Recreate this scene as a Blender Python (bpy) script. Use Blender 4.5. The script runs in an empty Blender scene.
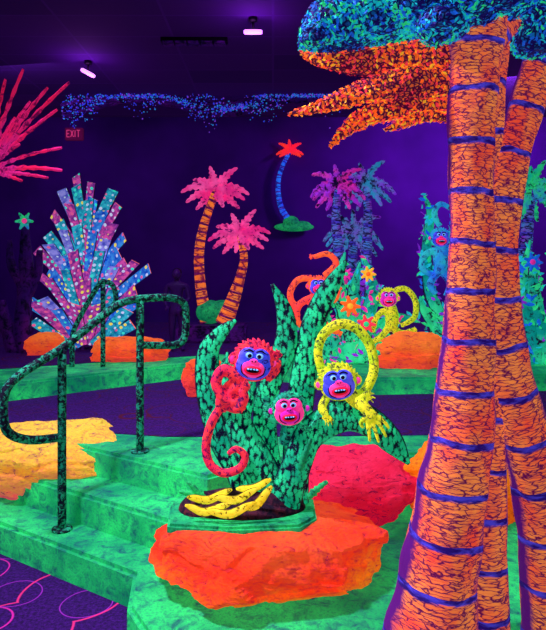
import bpy, bmesh, math, random
from mathutils import Vector, Matrix, noise
random.seed(7)
scene = bpy.context.scene
scene.view_settings.view_transform = 'Standard'
COL = scene.collection
F = 600.0
def W(px, py, d):
    """image pixel coordinates + estimated depth -> world metres, eye height 1.6 m"""
    return Vector(((px-273)/F*d, d, 1.6-(py-270)/F*d))
def S(r, g, b):
    f = lambda c: (c/255/12.92) if c/255 <= 0.04045 else ((c/255+0.055)/1.055)**2.4
    return (f(r), f(g), f(b), 1)

# ------------------------------------------------------------ materials
class NT:
    def __init__(s, name):
        s.m = bpy.data.materials.new(name); s.m.use_nodes = True
        s.t = s.m.node_tree; s.n = s.t.nodes; s.l = s.t.links
        s.b = s.n['Principled BSDF']
        s.tc = s.n.new('ShaderNodeTexCoord')
    def new(s, typ, **kw):
        x = s.n.new(typ)
        for k, v in kw.items():
            setattr(x, k, v)
        return x
    def link(s, a, b): s.l.new(a, b)
    def noise(s, vec, scale, detail=4, rough=0.6, dist=0.0):
        x = s.new('ShaderNodeTexNoise'); x.inputs['Scale'].default_value = scale
        x.inputs['Detail'].default_value = detail; x.inputs['Roughness'].default_value = rough
        x.inputs['Distortion'].default_value = dist
        s.link(vec, x.inputs['Vector']); return x.outputs['Fac']
    def vor(s, vec, scale, feature='DISTANCE_TO_EDGE', rand=1.0):
        x = s.new('ShaderNodeTexVoronoi', feature=feature); x.inputs['Scale'].default_value = scale
        x.inputs['Randomness'].default_value = rand
        s.link(vec, x.inputs['Vector']); return x
    def ramp(s, fac, stops, interp='LINEAR'):
        x = s.new('ShaderNodeValToRGB'); cr = x.color_ramp; cr.interpolation = interp
        while len(cr.elements) < len(stops): cr.elements.new(0.5)
        for e, (p, c) in zip(cr.elements, stops):
            e.position = p; e.color = c if hasattr(c, '__len__') else (c, c, c, 1)
        s.link(fac, x.inputs['Fac']); return x.outputs['Color']
    def mix(s, fac, a, b, mode='MIX'):
        x = s.new('ShaderNodeMix', data_type='RGBA', blend_type=mode)
        for sock, v in ((x.inputs[0], fac), (x.inputs[6], a), (x.inputs[7], b)):
            if isinstance(v, bpy.types.NodeSocket): s.link(v, sock)
            else: sock.default_value = v
        return x.outputs[2]
    def math(s, op, a, b=None):
        x = s.new('ShaderNodeMath', operation=op)
        for i, v in enumerate((a, b)):
            if v is None: continue
            if isinstance(v, bpy.types.NodeSocket): s.link(v, x.inputs[i])
            else: x.inputs[i].default_value = v
        return x.outputs[0]
    def mapping(s, vec, scale=(1,1,1)):
        x = s.new('ShaderNodeMapping'); x.inputs['Scale'].default_value = scale
        s.link(vec, x.inputs['Vector']); return x.outputs[0]
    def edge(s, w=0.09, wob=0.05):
        """painted dark outline (on the trunk: side shading put into the colour) along the two side edges of a flattened limb (ring UV)"""
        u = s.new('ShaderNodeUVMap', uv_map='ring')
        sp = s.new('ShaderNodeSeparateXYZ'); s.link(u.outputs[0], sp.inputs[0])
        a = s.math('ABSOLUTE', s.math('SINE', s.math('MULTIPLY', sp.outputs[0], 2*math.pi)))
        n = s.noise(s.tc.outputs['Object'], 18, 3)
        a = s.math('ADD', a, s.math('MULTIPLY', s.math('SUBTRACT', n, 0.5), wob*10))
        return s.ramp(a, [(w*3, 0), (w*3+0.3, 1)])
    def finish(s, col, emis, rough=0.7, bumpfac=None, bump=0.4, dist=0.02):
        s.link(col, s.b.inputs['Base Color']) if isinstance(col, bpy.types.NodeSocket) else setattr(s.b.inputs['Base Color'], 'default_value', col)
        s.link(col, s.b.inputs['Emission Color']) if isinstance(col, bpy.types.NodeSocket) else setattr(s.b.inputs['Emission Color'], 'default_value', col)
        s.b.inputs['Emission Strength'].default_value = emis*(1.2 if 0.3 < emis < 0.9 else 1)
        s.b.inputs['Roughness'].default_value = rough
        s.b.inputs['Specular IOR Level'].default_value = 0.15
        if bumpfac is not None:
            bp = s.new('ShaderNodeBump'); bp.inputs['Strength'].default_value = bump
            bp.inputs['Distance'].default_value = dist
            s.link(bumpfac, bp.inputs['Height']); s.link(bp.outputs[0], s.b.inputs['Normal'])
        return s.m

def speck(name, c1, c2, dark, scale=30, lo=0.42, hi=0.5, emis=0.5, c3=None, edge=0, b=0.5, grain=0):
    s = NT(name); o = s.tc.outputs['Object']
    n1 = s.noise(o, scale*0.18, 3)
    col = s.ramp(n1, [(0.38, c1), (0.62, c2)] if c3 is None else [(0.35, c1), (0.5, c2), (0.65, c3)])
    n2 = s.noise(o, scale, 8, 0.72, 0.6)
    m = s.ramp(n2, [(lo, 0), (hi, 1)])
    if grain: m = s.mix(1.0, m, s.ramp(s.noise(o, grain, 6, 0.8), [(0.34, 0.35), (0.5, 1)]), 'MULTIPLY')
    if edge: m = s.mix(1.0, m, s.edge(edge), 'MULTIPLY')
    return s.finish(s.mix(m, dark, col), emis, 0.65, n2, b)
def vine(name, c1, c2, dark, scale, emis):
    """leafy black brushwork over teal"""
    s = NT(name); o = s.tc.outputs['Object']
    col = s.ramp(s.noise(o, scale*0.12, 3), [(0.35, c1), (0.62, c2)])
    v = s.vor(s.mapping(o, (1.35, 1, 0.7)), scale, 'F1')
    n = s.noise(o, scale*1.5, 7, 0.8, 2.0)
    f = s.math('ADD', s.math('MULTIPLY', v.outputs['Distance'], 0.42), s.math('MULTIPLY', n, 0.8))
    m = s.ramp(f, [(0.6, 1), (0.68, 0)])
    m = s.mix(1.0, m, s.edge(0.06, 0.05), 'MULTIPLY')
    return s.finish(s.mix(m, dark, col), emis, 0.65, m, 0.3)
def cells(name, c1, c2, dark, scale=30, w0=0.03, w1=0.09, emis=0.5, coord='Object', sc=(1,1,1), dist=0.0):
    s = NT(name); o = s.mapping(s.tc.outputs[coord], sc)
    v = s.vor(o, scale); vc = s.vor(o, scale, 'F1')
    sep = s.new('ShaderNodeSeparateColor'); s.link(vc.outputs['Color'], sep.inputs[0])
    n1 = s.noise(o, scale*0.2, 2)
    f = s.math('ADD', s.math('MULTIPLY', sep.outputs[0], 0.5), s.math('MULTIPLY', n1, 0.5))
    col = s.ramp(f, [(0.3, c1), (0.7, c2)])
    m = s.ramp(v.outputs['Distance'], [(w0, 0), (w1, 1)])
    n3 = s.noise(o, scale*2.5, 3)
    m2 = s.mix(1.0, m, s.ramp(n3, [(0.3, 0.25), (0.5, 1)]), 'MULTIPLY')
    return s.finish(s.mix(m2, dark, col), emis, 0.6, m, 0.4)
def plain(name, c, emis=0.5, rough=0.5, var=0.25):
    s = NT(name); o = s.tc.outputs['Object']
    n = s.noise(o, 60, 3)
    d = tuple(x*(1-var) for x in c[:3])+(1,)
    return s.finish(s.ramp(n, [(0.35, d), (0.6, c)]), emis, rough)
def rockmat(name, top, mid, low, z0, z1, dark, emis=0.5, scale=6):
    s = NT(name); o = s.tc.outputs['Object']
    sp = s.new('ShaderNodeSeparateXYZ'); s.link(o, sp.inputs[0])
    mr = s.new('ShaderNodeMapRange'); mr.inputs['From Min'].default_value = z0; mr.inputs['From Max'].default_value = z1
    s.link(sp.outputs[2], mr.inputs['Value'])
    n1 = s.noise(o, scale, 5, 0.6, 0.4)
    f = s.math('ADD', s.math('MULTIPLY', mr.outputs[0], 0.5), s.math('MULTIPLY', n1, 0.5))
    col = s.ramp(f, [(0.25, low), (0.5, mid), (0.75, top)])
    st = s.mapping(o, (1, 1, 2.4))
    n2 = s.noise(st, scale*3.0, 10, 0.76, 1.0)
    m = s.ramp(n2, [(0.34, 0.0), (0.48, 1)])
    n3 = s.noise(st, scale*12, 7, 0.8)
    m2 = s.ramp(n3, [(0.34, 0.35), (0.5, 1)])
    fin = s.mix(s.mix(1.0, m, m2, 'MULTIPLY'), dark, col)
    return s.finish(fin, emis, 0.85, s.math('ADD', n2, s.math('MULTIPLY', n3, .3)), 1.0, 0.06)
def bark(name, c1, c2, band, dark, period=0.17, bandw=0.16, emis=0.5, fine=26, wob=0.3, edge=0.07, band2=None):
    s = NT(name); uv = s.new('ShaderNodeUVMap', uv_map='UVMap').outputs[0]
    sp = s.new('ShaderNodeSeparateXYZ'); s.link(uv, sp.inputs[0])
    nz = s.noise(uv, 4, 2)
    vv = s.math('ADD', s.math('DIVIDE', sp.outputs[1], period), s.math('MULTIPLY', nz, wob))
    fr = s.math('FRACT', vv)
    n4 = s.noise(s.mapping(uv, (0.5, 1.5, 1)), 30, 4)
    bm = s.ramp(s.math('ADD', fr, s.math('MULTIPLY', s.math('SUBTRACT', n4, 0.5), 0.2)), [(bandw, 1), (bandw+0.04, 0)])
    wz = s.new('ShaderNodeTexNoise'); wz.inputs['Scale'].default_value = 30; wz.inputs['Detail'].default_value = 4; s.link(uv, wz.inputs['Vector'])
    mp = s.mapping(s.mix(0.03, uv, wz.outputs['Color'], 'ADD'), (0.42, 1.9, 1))
    v = s.vor(mp, fine*1.6)
    ln = s.ramp(v.outputs['Distance'], [(0.02, 0), (0.13, 1)])
    n1 = s.noise(s.mapping(uv, (1, 0.6, 1)), 7, 3)
    col = s.ramp(n1, [(0.35, c1), (0.6, c2)])
    wv = s.noise(s.mapping(uv, (0.4, 7, 1)), 22, 7, 0.8)
    col = s.mix(s.ramp(wv, [(0.38, 0.0), (0.5, 1)]), dark, col)
    col = s.mix(ln, dark, col)
    if edge: col = s.mix(s.edge(edge, 0.05), S(80, 12, 110), col)  # purple shading of the trunk sides put into the bark colour
    bcol = s.ramp(n4, [(0.42, band), (0.6, band2 or S(70, 60, 200))])
    return s.finish(s.mix(bm, col, bcol), emis, 0.7, wv, 0.6)

DK = S(16, 4, 46)
M = {}
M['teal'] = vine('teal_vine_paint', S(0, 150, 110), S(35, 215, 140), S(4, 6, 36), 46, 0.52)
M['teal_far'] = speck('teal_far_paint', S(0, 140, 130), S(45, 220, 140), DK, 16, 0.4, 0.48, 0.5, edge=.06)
M['green'] = speck('green_step_paint', S(5, 135, 80), S(35, 200, 100), S(14, 45, 85), 14, 0.3, 0.52, 0.48, grain=90)
M['greenb'] = speck('green_bright_paint', S(10, 140, 90), S(35, 195, 100), S(5, 50, 60), 24, 0.33, 0.52, 0.4, grain=90)
M['rock_main'] = rockmat('orange_red_rock', S(255, 96, 45), S(255, 58, 25), S(255, 135, 20), 0.15, 0.5, S(140, 5, 60), 0.56, 5)
M['rock_left'] = rockmat('yellow_rock', S(250, 220, 70), S(250, 170, 50), S(240, 85, 100), 0.2, 0.55, S(120, 30, 90), 0.5, 5)
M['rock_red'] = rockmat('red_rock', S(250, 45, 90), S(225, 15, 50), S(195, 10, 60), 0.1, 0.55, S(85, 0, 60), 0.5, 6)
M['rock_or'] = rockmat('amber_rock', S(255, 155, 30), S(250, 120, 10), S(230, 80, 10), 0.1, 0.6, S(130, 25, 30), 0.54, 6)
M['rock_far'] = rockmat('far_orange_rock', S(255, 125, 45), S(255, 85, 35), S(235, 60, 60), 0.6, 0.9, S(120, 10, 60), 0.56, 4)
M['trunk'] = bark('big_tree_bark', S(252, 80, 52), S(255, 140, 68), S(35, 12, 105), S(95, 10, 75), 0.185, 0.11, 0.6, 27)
M['palmbark'] = bark('palm_bark', S(255, 110, 40), S(255, 140, 50), S(60, 10, 60), S(120, 20, 60), 0.11, 0.25, 0.6, 6, edge=0, band2=S(120, 20, 90))
M['purplebark'] = bark('purple_bark', S(120, 40, 190), S(60, 120, 200), DK, DK, 0.15, 0.3, 0.5, 8, edge=0)
M['bluebark'] = bark('blue_bark', S(40, 60, 230), S(30, 120, 240), S(20, 10, 90), S(20, 10, 120), 0.15, 0.2, 0.7, 4, edge=0)
M['pinkfrond'] = speck('pink_frond_paint', S(225, 40, 130), S(250, 90, 170), S(110, 10, 90), 14, 0.38, 0.48, 0.6)
M['redfrond'] = speck('red_frond_paint', S(255, 30, 60), S(255, 60, 40), S(120, 0, 50), 14, 0.32, 0.42, 0.6)
M['burst'] = speck('red_burst_paint', S(230, 25, 85), S(215, 35, 135), S(100, 5, 70), 14, 0.38, 0.5, 0.42)
M['purfrond'] = speck('purple_frond_paint', S(130, 35, 200), S(30, 140, 180), DK, 14, 0.42, 0.5, 0.5, S(120, 40, 210))
M['magfrond'] = speck('magenta_frond_paint', S(200, 35, 150), S(140, 40, 200), DK, 14, 0.42, 0.5, 0.5, S(235, 60, 150))
M['tealfrond'] = speck('teal_frond_paint', S(10, 170, 150), S(40, 210, 120), DK, 16, 0.38, 0.48, 0.5, S(40, 90, 210))
M['leaf_t'] = plain('turquoise_leaf', S(20, 185, 200), 0.55)
M['leaf_b'] = plain('blue_leaf', S(20, 95, 215), 0.55)
M['leaf_g'] = plain('seagreen_leaf', S(40, 215, 130), 0.55)
M['leaf_n'] = plain('navy_leaf', S(30, 20, 120), 0.3)
M['leaf_o'] = plain('orange_leaf', S(255, 105, 35), 0.6)
M['leaf_y'] = plain('amber_leaf', S(250, 180, 45), 0.6)
M['leaf_p'] = plain('coral_leaf', S(250, 60, 80), 0.6)
M['leaf_d'] = plain('maroon_leaf', S(100, 10, 60), 0.35)
M['leaf_v'] = plain('violet_leaf', S(130, 40, 205), 0.5)
M['leaf_m'] = plain('magenta_leaf', S(225, 45, 160), 0.5)
M['canopy'] = cells('canopy_under_paint', S(15, 60, 150), S(20, 120, 190), S(15, 5, 70), 50, 0.05, 0.22, 0.35)
M['canopyo'] = cells('orange_foliage_under', S(230, 60, 60), S(250, 130, 40), S(70, 10, 60), 60, 0.08, 0.25, 0.45)
M['red'] = speck('coral_red_fur', S(215, 25, 75), S(250, 60, 60), S(70, 5, 70), 50, 0.42, 0.52, 0.52)
M['yellow'] = speck('yellow_green_fur', S(170, 215, 30), S(225, 230, 40), S(50, 70, 40), 60, 0.42, 0.5, 0.48)
M['orange'] = speck('orange_fur', S(255, 110, 40), S(255, 70, 60), S(90, 10, 60), 25, 0.38, 0.48, 0.55)
M['bluefur'] = speck('blue_fur', S(30, 100, 220), S(40, 190, 190), S(30, 10, 110), 18, 0.4, 0.5, 0.5)
M['tealfur'] = speck('teal_fur', S(10, 140, 115), S(35, 200, 135), S(6, 6, 40), 55, 0.43, 0.52, 0.5)
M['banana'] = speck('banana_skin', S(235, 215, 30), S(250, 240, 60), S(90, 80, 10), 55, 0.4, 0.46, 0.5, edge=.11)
M['pink'] = speck('hot_pink_skin', S(235, 40, 130), S(250, 70, 160), S(110, 10, 110), 40, 0.34, 0.42, 0.62)
M['magenta'] = speck('magenta_skin', S(215, 30, 160), S(190, 40, 190), S(70, 10, 110), 40, 0.34, 0.42, 0.55)
M['blue'] = speck('cobalt_skin', S(50, 70, 225), S(100, 90, 245), S(20, 5, 90), 45, 0.38, 0.46, 0.58)
M['lips'] = plain('red_lips', S(235, 20, 60), 0.5)
M['white'] = plain('glow_white', S(120, 190, 255), 0.6)
M['black'] = plain('black_paint', S(12, 4, 30), 0.0)
M['mound'] = speck('dark_mound_paint', S(60, 20, 50), S(90, 30, 40), S(12, 4, 30), 30, 0.45, 0.6, 0.15)
M['rail'] = speck('splatter_rail_paint', S(20, 140, 110), S(30, 170, 120), S(8, 12, 34), 40, 0.49, 0.55, 0.28)
M['dim'] = speck('dim_violet_paint', S(60, 15, 120), S(90, 20, 130), DK, 12, 0.4, 0.55, 0.1)
M['cloth'] = plain('dark_violet_cloth', S(48, 10, 92), 0.04)
M['skin'] = plain('blacklit_skin', S(60, 14, 104), 0.04)
M['hair'] = plain('dark_hair', S(20, 6, 42), 0.02)
def emit(name, c, st):
    s = NT(name); return s.finish(c, st)
M['lamp'] = emit('uv_tube_glow', S(215, 130, 255), 2.2)
M['lampcase'] = plain('lamp_casing', S(10, 4, 20), 0.0)
M['sign'] = emit('exit_sign_face', S(110, 15, 80), 0.3)
M['signtxt'] = emit('exit_sign_text', S(225, 60, 130), 0.45)
def crystal(nm, b1, b2):
    s = NT(nm); uv = s.new('ShaderNodeUVMap', uv_map='UVMap').outputs[0]
    v = s.vor(uv, 15, 'F1', 0.35)
    sep = s.new('ShaderNodeSeparateColor'); s.link(v.outputs['Color'], sep.inputs[0])
    dots = s.ramp(v.outputs['Distance'], [(0.25, 1), (0.32, 0)])
    dcol = s.ramp(sep.outputs[0], [(0.0, S(245, 100, 160)), (0.3, S(250, 235, 90)), (0.5, S(60, 245, 215)), (0.7, S(205, 225, 255))], 'CONSTANT')
    base = s.ramp(s.noise(uv, 16, 5), [(0.4, b1), (0.6, b2)])
    return s.finish(s.mix(dots, base, dcol), 0.52, 0.5)
CR = [crystal('crystal_blue', S(15, 70, 190), S(60, 150, 235)), crystal('crystal_cyan', S(10, 110, 160), S(50, 195, 210)),
      crystal('crystal_lilac', S(70, 80, 190), S(150, 150, 240)), crystal('crystal_pink', S(110, 40, 140), S(210, 80, 170))]
CR.append(plain('crystal_edge', S(14, 6, 60), 0.1)); CR.append(plain('crystal_tip', S(250, 110, 90), 0.6))
def wallmat(name, c1, c2, emis=0.0):
    s = NT(name); o = s.tc.outputs['Object']
    n = s.noise(o, 0.8, 3)
    return s.finish(s.ramp(n, [(0.3, c1), (0.7, c2)]), emis, 0.9, s.noise(o, 40, 3), 0.1)
M['wall'] = wallmat('purple_wall_paint', S(58, 8, 112), S(80, 14, 145), 0.02)
s = NT('black_ceiling_tile'); o = s.tc.outputs['Object']
br = s.new('ShaderNodeTexBrick'); br.offset = 0; br.inputs['Scale'].default_value = 1.0
br.inputs['Brick Width'].default_value = 1.2; br.inputs['Row Height'].default_value = 0.6
br.inputs['Mortar Size'].default_value = 0.015
br.inputs['Color1'].default_value = S(56, 11, 96); br.inputs['Color2'].default_value = S(46, 9, 84); br.inputs['Mortar'].default_value = S(60, 15, 104)
s.link(o, br.inputs['Vector']); M['ceil'] = s.finish(br.outputs['Color'], 0.17, 0.9)
def carpet(nm, k):
    s = NT(nm); o = s.tc.outputs['Object']
    nz = s.new('ShaderNodeTexNoise'); nz.inputs['Scale'].default_value = 1.6; s.link(o, nz.inputs['Vector'])
    wob = s.mix(0.06, o, nz.outputs['Color'], 'ADD')
    col = s.ramp(s.noise(o, 60, 5, .8), [(0.42, S(26, 6, 58)), (0.7, S(64, 18, 120))])
    for sc, r, c in ((2.3, 0.33, S(215*k, 40*k, 170*k)), (3.1, 0.42, S(150*k, 40*k, 190*k)), (1.7, 0.5, S(230*k, 50*k, 130*k))):
        v = s.vor(wob, sc, 'F1', 0.8)
        a = s.math('ABSOLUTE', s.math('SUBTRACT', v.outputs['Distance'], r))
        col = s.mix(s.ramp(a, [(0.004, 1), (0.011, 0)]), col, c)
    return s.finish(col, 0.3, 0.95)
M['carpet'] = carpet('swirl_carpet', .85); M['carpet2'] = carpet('walkway_carpet', 0.28)

# ------------------------------------------------------------ geometry helpers
def empty(name, loc=(0,0,0)):
    e = bpy.data.objects.new(name, None); e.location = loc; e.empty_display_size = 0.1
    COL.objects.link(e); return e
def mkobj(name, bm, mats, parent=None, smooth=True):
    me = bpy.data.meshes.new(name); bm.to_mesh(me); bm.free()
    for m in (mats if isinstance(mats, (list, tuple)) else [mats]): me.materials.append(m)
    if smooth:
        for p in me.polygons: p.use_smooth = True
    o = bpy.data.objects.new(name, me); COL.objects.link(o)
    if parent:
        o.parent = parent; o.matrix_parent_inverse = Matrix.Translation(parent.location).inverted()
    return o
def catmull(pts, n):
    out = []
    P = [pts[0]]+list(pts)+[pts[-1]]
    for i in range(1, len(P)-2):
        p0, p1, p2, p3 = P[i-1], P[i], P[i+1], P[i+2]
        for k in range(n):
            t = k/n
            out.append([0.5*((2*p1[j])+(-p0[j]+p2[j])*t+(2*p0[j]-5*p1[j]+4*p2[j]-p3[j])*t*t+(-p0[j]+3*p1[j]-3*p2[j]+p3[j])*t**3) for j in range(4)])
    out.append(list(pts[-1])); return out
def add_tube(bm, pts, seg=14, n=6, flat=1.0, mi=0, rough=0.0):
    """pts: (x,y,z,r); flat squeezes depth (Y)"""
    uvl = bm.loops.layers.uv.get('UVMap') or bm.loops.layers.uv.new('UVMap')
    bm.loops.layers.uv.get('ring') or bm.loops.layers.uv.new('ring')
    uvl = bm.loops.layers.uv['UVMap']; rvl = bm.loops.layers.uv['ring']
    P = catmull(pts, n); rings = []; L = 0; Ls = []
    prev = None; rmean = sum(p[3] for p in P)/len(P)
    for i, p in enumerate(P):
        c = Vector(p[:3]); r = max(p[3], 0.0008)
        a = Vector(P[max(i-1, 0)][:3]); b = Vector(P[min(i+1, len(P)-1)][:3])
        t = (b-a).normalized() if (b-a).length > 1e-7 else Vector((0, 0, 1))
        ref = Vector((0, 1, 0)) if abs(t.y) < 0.95 else Vector((1, 0, 0))
        u = t.cross(ref).normalized(); w = u.cross(t).normalized()
        if prev is not None and u.dot(prev) < 0: u, w = -u, -w
        prev = u
        if i: L += (c-Vector(P[i-1][:3])).length
        Ls.append(L); ring = []
        for k in range(seg):
            an = 2*math.pi*k/seg
            rr = r
            if rough:
                q = c*7+Vector((math.cos(an), math.sin(an), 0))*1.5
                rr *= 1+rough*noise.noise(q)+rough*0.5*math.sin(an*3+c.z*1.5)
            ring.append(bm.verts.new(c+u*math.cos(an)*rr+w*math.sin(an)*rr*flat))
        rings.append(ring)
    circ = 2*math.pi*rmean
    for i in range(len(rings)-1):
        for k in range(seg):
            k2 = (k+1) % seg
            try: f = bm.faces.new((rings[i][k], rings[i][k2], rings[i+1][k2], rings[i+1][k]))
            except ValueError: continue
            f.material_index = mi
            for lp, a, b_ in zip(f.loops, (k/seg, (k+1)/seg, (k+1)/seg, k/seg), (Ls[i], Ls[i], Ls[i+1], Ls[i+1])):
                lp[uvl].uv = (a*circ, b_); lp[rvl].uv = (a, b_)
    for r in (rings[0], rings[-1]):
        try: f = bm.faces.new(r); f.material_index = mi
        except ValueError: pass
def add_ell(bm, c, rad, rot=None, mi=0, sub=3):
    g = bmesh.ops.create_icosphere(bm, subdivisions=sub, radius=1.0)
    mt = Matrix.Translation(Vector(c)) @ (rot.to_4x4() if rot else Matrix.Identity(4)) @ Matrix.Diagonal((*rad, 1))
    bmesh.ops.transform(bm, matrix=mt, verts=g['verts'])
    fs = set(f for v in g['verts'] for f in v.link_faces)
    for f in fs: f.material_index = mi
def fixn(bm): bmesh.ops.recalc_face_normals(bm, faces=bm.faces)
def tubes(name, lists, mat, parent=None, seg=14, flat=1.0, rough=0.0, n=6):
    bm = bmesh.new()
    for l in lists: add_tube(bm, l, seg, n, flat, rough=rough)
    fixn(bm); return mkobj(name, bm, mat, parent)
def PX(l, d, k=None):
    """(px,py,r_px[,doff]) list at distance d -> world tube points"""
    out = []
    for p in l:
        dd = d+(p[3] if len(p) > 3 else 0)
        w = W(p[0], p[1], dd); out.append((w.x, w.y, w.z, p[2]/F*dd))
    return out
def box(name, lo, hi, mat, parent=None, bev=0.0):
    bm = bmesh.new(); bmesh.ops.create_cube(bm, size=1)
    lo, hi = Vector(lo), Vector(hi)
    for v in bm.verts: v.co = Vector(((lo[i]+hi[i])/2+v.co[i]*(hi[i]-lo[i]) for i in range(3)))
    if bev: bmesh.ops.bevel(bm, geom=bm.edges[:], offset=bev, segments=2, affect='EDGES')
    return mkobj(name, bm, mat, parent, smooth=False)
def prism(name, poly, z0, z1, mat, parent=None, bev=0.02):
    bm = bmesh.new()
    vs = [bm.verts.new((x, y, z1)) for x, y in poly]
    f = bm.faces.new(vs); f.normal_update()
    if f.normal.z < 0: f.normal_flip()
    r = bmesh.ops.extrude_face_region(bm, geom=[f])
    for v in [g for g in r['geom'] if isinstance(g, bmesh.types.BMVert)]: v.co.z = z0
    fixn(bm)
    if bev:
        es = [e for e in bm.edges if all(abs(v.co.z-z1) < 1e-5 for v in e.verts)]
        bmesh.ops.bevel(bm, geom=es, offset=bev, segments=2, affect='EDGES')
    return mkobj(name, bm, mat, parent, smooth=False)
def rock(name, c, half, z0, z1, mat, seed=0, rot=0, parent=None, taper=0.0, sub=40, nplanes=26, tilt=(0, 0)):
    """chiselled block: a box hewn by random planes (convex facets), then fine ledges and noise"""
    rnd = random.Random(seed*17+3)
    planes = []
    for i in range(nplanes):
        a = rnd.uniform(0, 2*math.pi); el = rnd.choice((rnd.uniform(-.5, .3), rnd.uniform(-.2, .9)))
        n = Vector((math.cos(a)*math.cos(el), math.sin(a)*math.cos(el), math.sin(el)))
        planes.append((n, rnd.uniform(0.88, 1.08)))
    bm = bmesh.new(); bmesh.ops.create_cube(bm, size=2)
    bmesh.ops.subdivide_edges(bm, edges=bm.edges[:], cuts=sub, use_grid_fill=True)
    R = Matrix.Rotation(rot, 3, 'Z'); h = (z1-z0)/2
    off = Vector((seed*7.3, seed*3.1, seed*5.7))
    for v in bm.verts:
        p = v.co.copy(); q = p.normalized()
        r = p.length*0.97
        for n, dd in planes:
            dn = n.dot(q)
            if dn > 0.05: r = min(r, dd/dn)
        p2 = q*r
        w = Vector((p2.x*half[0], p2.y*half[1], p2.z*h))
        led = noise.cell(Vector((w.x*3+w.z*3, w.y*3, w.z*11+noise.noise(w*3+off)*1.5))+off)-0.5
        k = 1+0.08*led+0.07*noise.fractal(w*6+off, 0.9, 2.1, 5)
        tt = 1+taper*p2.z
        x = p2.x*half[0]*k*tt; y = p2.y*half[1]*k*tt
        z = p2.z*h+0.07*h*noise.fractal(w*8+off, .8, 2.1, 5)+(tilt[0]*p2.x+tilt[1]*p2.y)*max(0, p2.z)
        u = R @ Vector((x, y, 0))
        v.co = Vector((c[0]+u.x, c[1]+u.y, max(z0-0.002, (z0+z1)/2+z)))
    return mkobj(name, bm, mat, parent, smooth=False)
def leaves(name, src, n, size, mats, parent, seed=1, jit=0.5):
    rnd = random.Random(seed); me = src.data
    polys = list(me.polygons); ws = [p.area for p in polys]
    pick = rnd.choices(polys, ws, k=n); bm = bmesh.new()
    for p in pick:
        a = [me.vertices[i].co for i in p.vertices]
        t = [rnd.random()+0.01 for _ in a]; sm = sum(t)
        c = sum((x*y for x, y in zip(a, t)), Vector())/sm
        nrm = (p.normal+Vector([rnd.uniform(-jit, jit) for _ in range(3)])).normalized()
        u = nrm.orthogonal().normalized(); u = Matrix.Rotation(rnd.uniform(0, 6.28), 3, nrm) @ u
        w = nrm.cross(u); s_ = size*rnd.uniform(0.6, 1.3); c = c+p.normal*size*rnd.uniform(0.1, 0.8)
        vs = [bm.verts.new(c+q) for q in (-u*s_, -u*s_*0.3-w*s_*0.42, u*s_*0.35-w*s_*0.38, u*s_+nrm*s_*0.2, u*s_*0.35+w*s_*0.38, -u*s_*0.3+w*s_*0.42)]
        f = bm.faces.new(vs)
        q = noise.noise(c*5.0)*1.1+rnd.uniform(-0.3, 0.3)
        f.material_index = min(len(mats)-1, max(0, int((q+0.55)/1.1*len(mats))))
    return mkobj(name, bm, mats, parent, smooth=False)
def add_frond(bm, base, dirv, length, droop, width, teeth=7, mi=0, side=None, serr=0.45):
    """arched pointed frond: feathered leaf blade folded along a midrib"""
    d = Vector(dirv).normalized(); side = side or Vector((0, 1, 0))
    N = teeth*2; cs = []
    p = Vector(base); cur = d.copy()
    for i in range(N+1):
        cs.append((p.copy(), cur.copy())); p = p+cur*length/N
        cur = (cur+Vector((0, 0, -droop/N))).normalized()
    L = []; Rr = []
    for i, (q, t) in enumerate(cs):
        f = i/N; w = width*min(1, 0.25+f*3.2)*(1-f)**0.75
        nn = t.cross(side)
        nn = nn.normalized() if nn.length > 0.05 else Vector((0, 0, 1))
        ww = w*(1.0 if i % 2 else 1-serr)
        fw = t*(length/N*0.55 if i % 2 else 0)*(1-f)
        L.append(bm.verts.new(q+nn*ww+fw+side*width*0.15)); Rr.append(bm.verts.new(q-nn*ww+fw+side*width*0.15))
    mid = [bm.verts.new(q-side*width*0.12) for q, t in cs]
    for i in range(N):
        for a, b in ((L, mid), (mid, Rr)):
            f = bm.faces.new((a[i], a[i+1], b[i+1], b[i])); f.material_index = mi
def fronds(name, centre, specs, mat, parent, width, teeth=6):
    bm = bmesh.new()
    for i, (ang, ln, dr) in enumerate(specs):
        a = math.radians(ang)
        dv = Vector((math.cos(a), (-0.3, 0.05, 0.35)[i % 3], math.sin(a)))
        add_frond(bm, Vector(centre)+Vector((0, dv.y*0.1, 0)), dv, ln, dr, width, teeth)
    o = mkobj(name, bm, mat, parent, smooth=False)
    md = o.modifiers.new('thick', 'SOLIDIFY'); md.thickness = 0.012
    return o
def blossom(name, c, r, mat, parent, heart, petals=7):
    bm = bmesh.new()
    for i in range(petals):
        aa = 2*math.pi*i/petals; add_frond(bm, c, (math.cos(aa), -.25, math.sin(aa)), r, .2, r*.32, 3, serr=.15)
    o = mkobj(name+'_petals', bm, mat, parent); o.modifiers.new('t','SOLIDIFY').thickness = .008
    bm = bmesh.new(); add_ell(bm, Vector(c)+Vector((0,-.02,0)), (r*.28, r*.2, r*.28), sub=2); mkobj(name+'_heart', bm, heart, parent)
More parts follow.
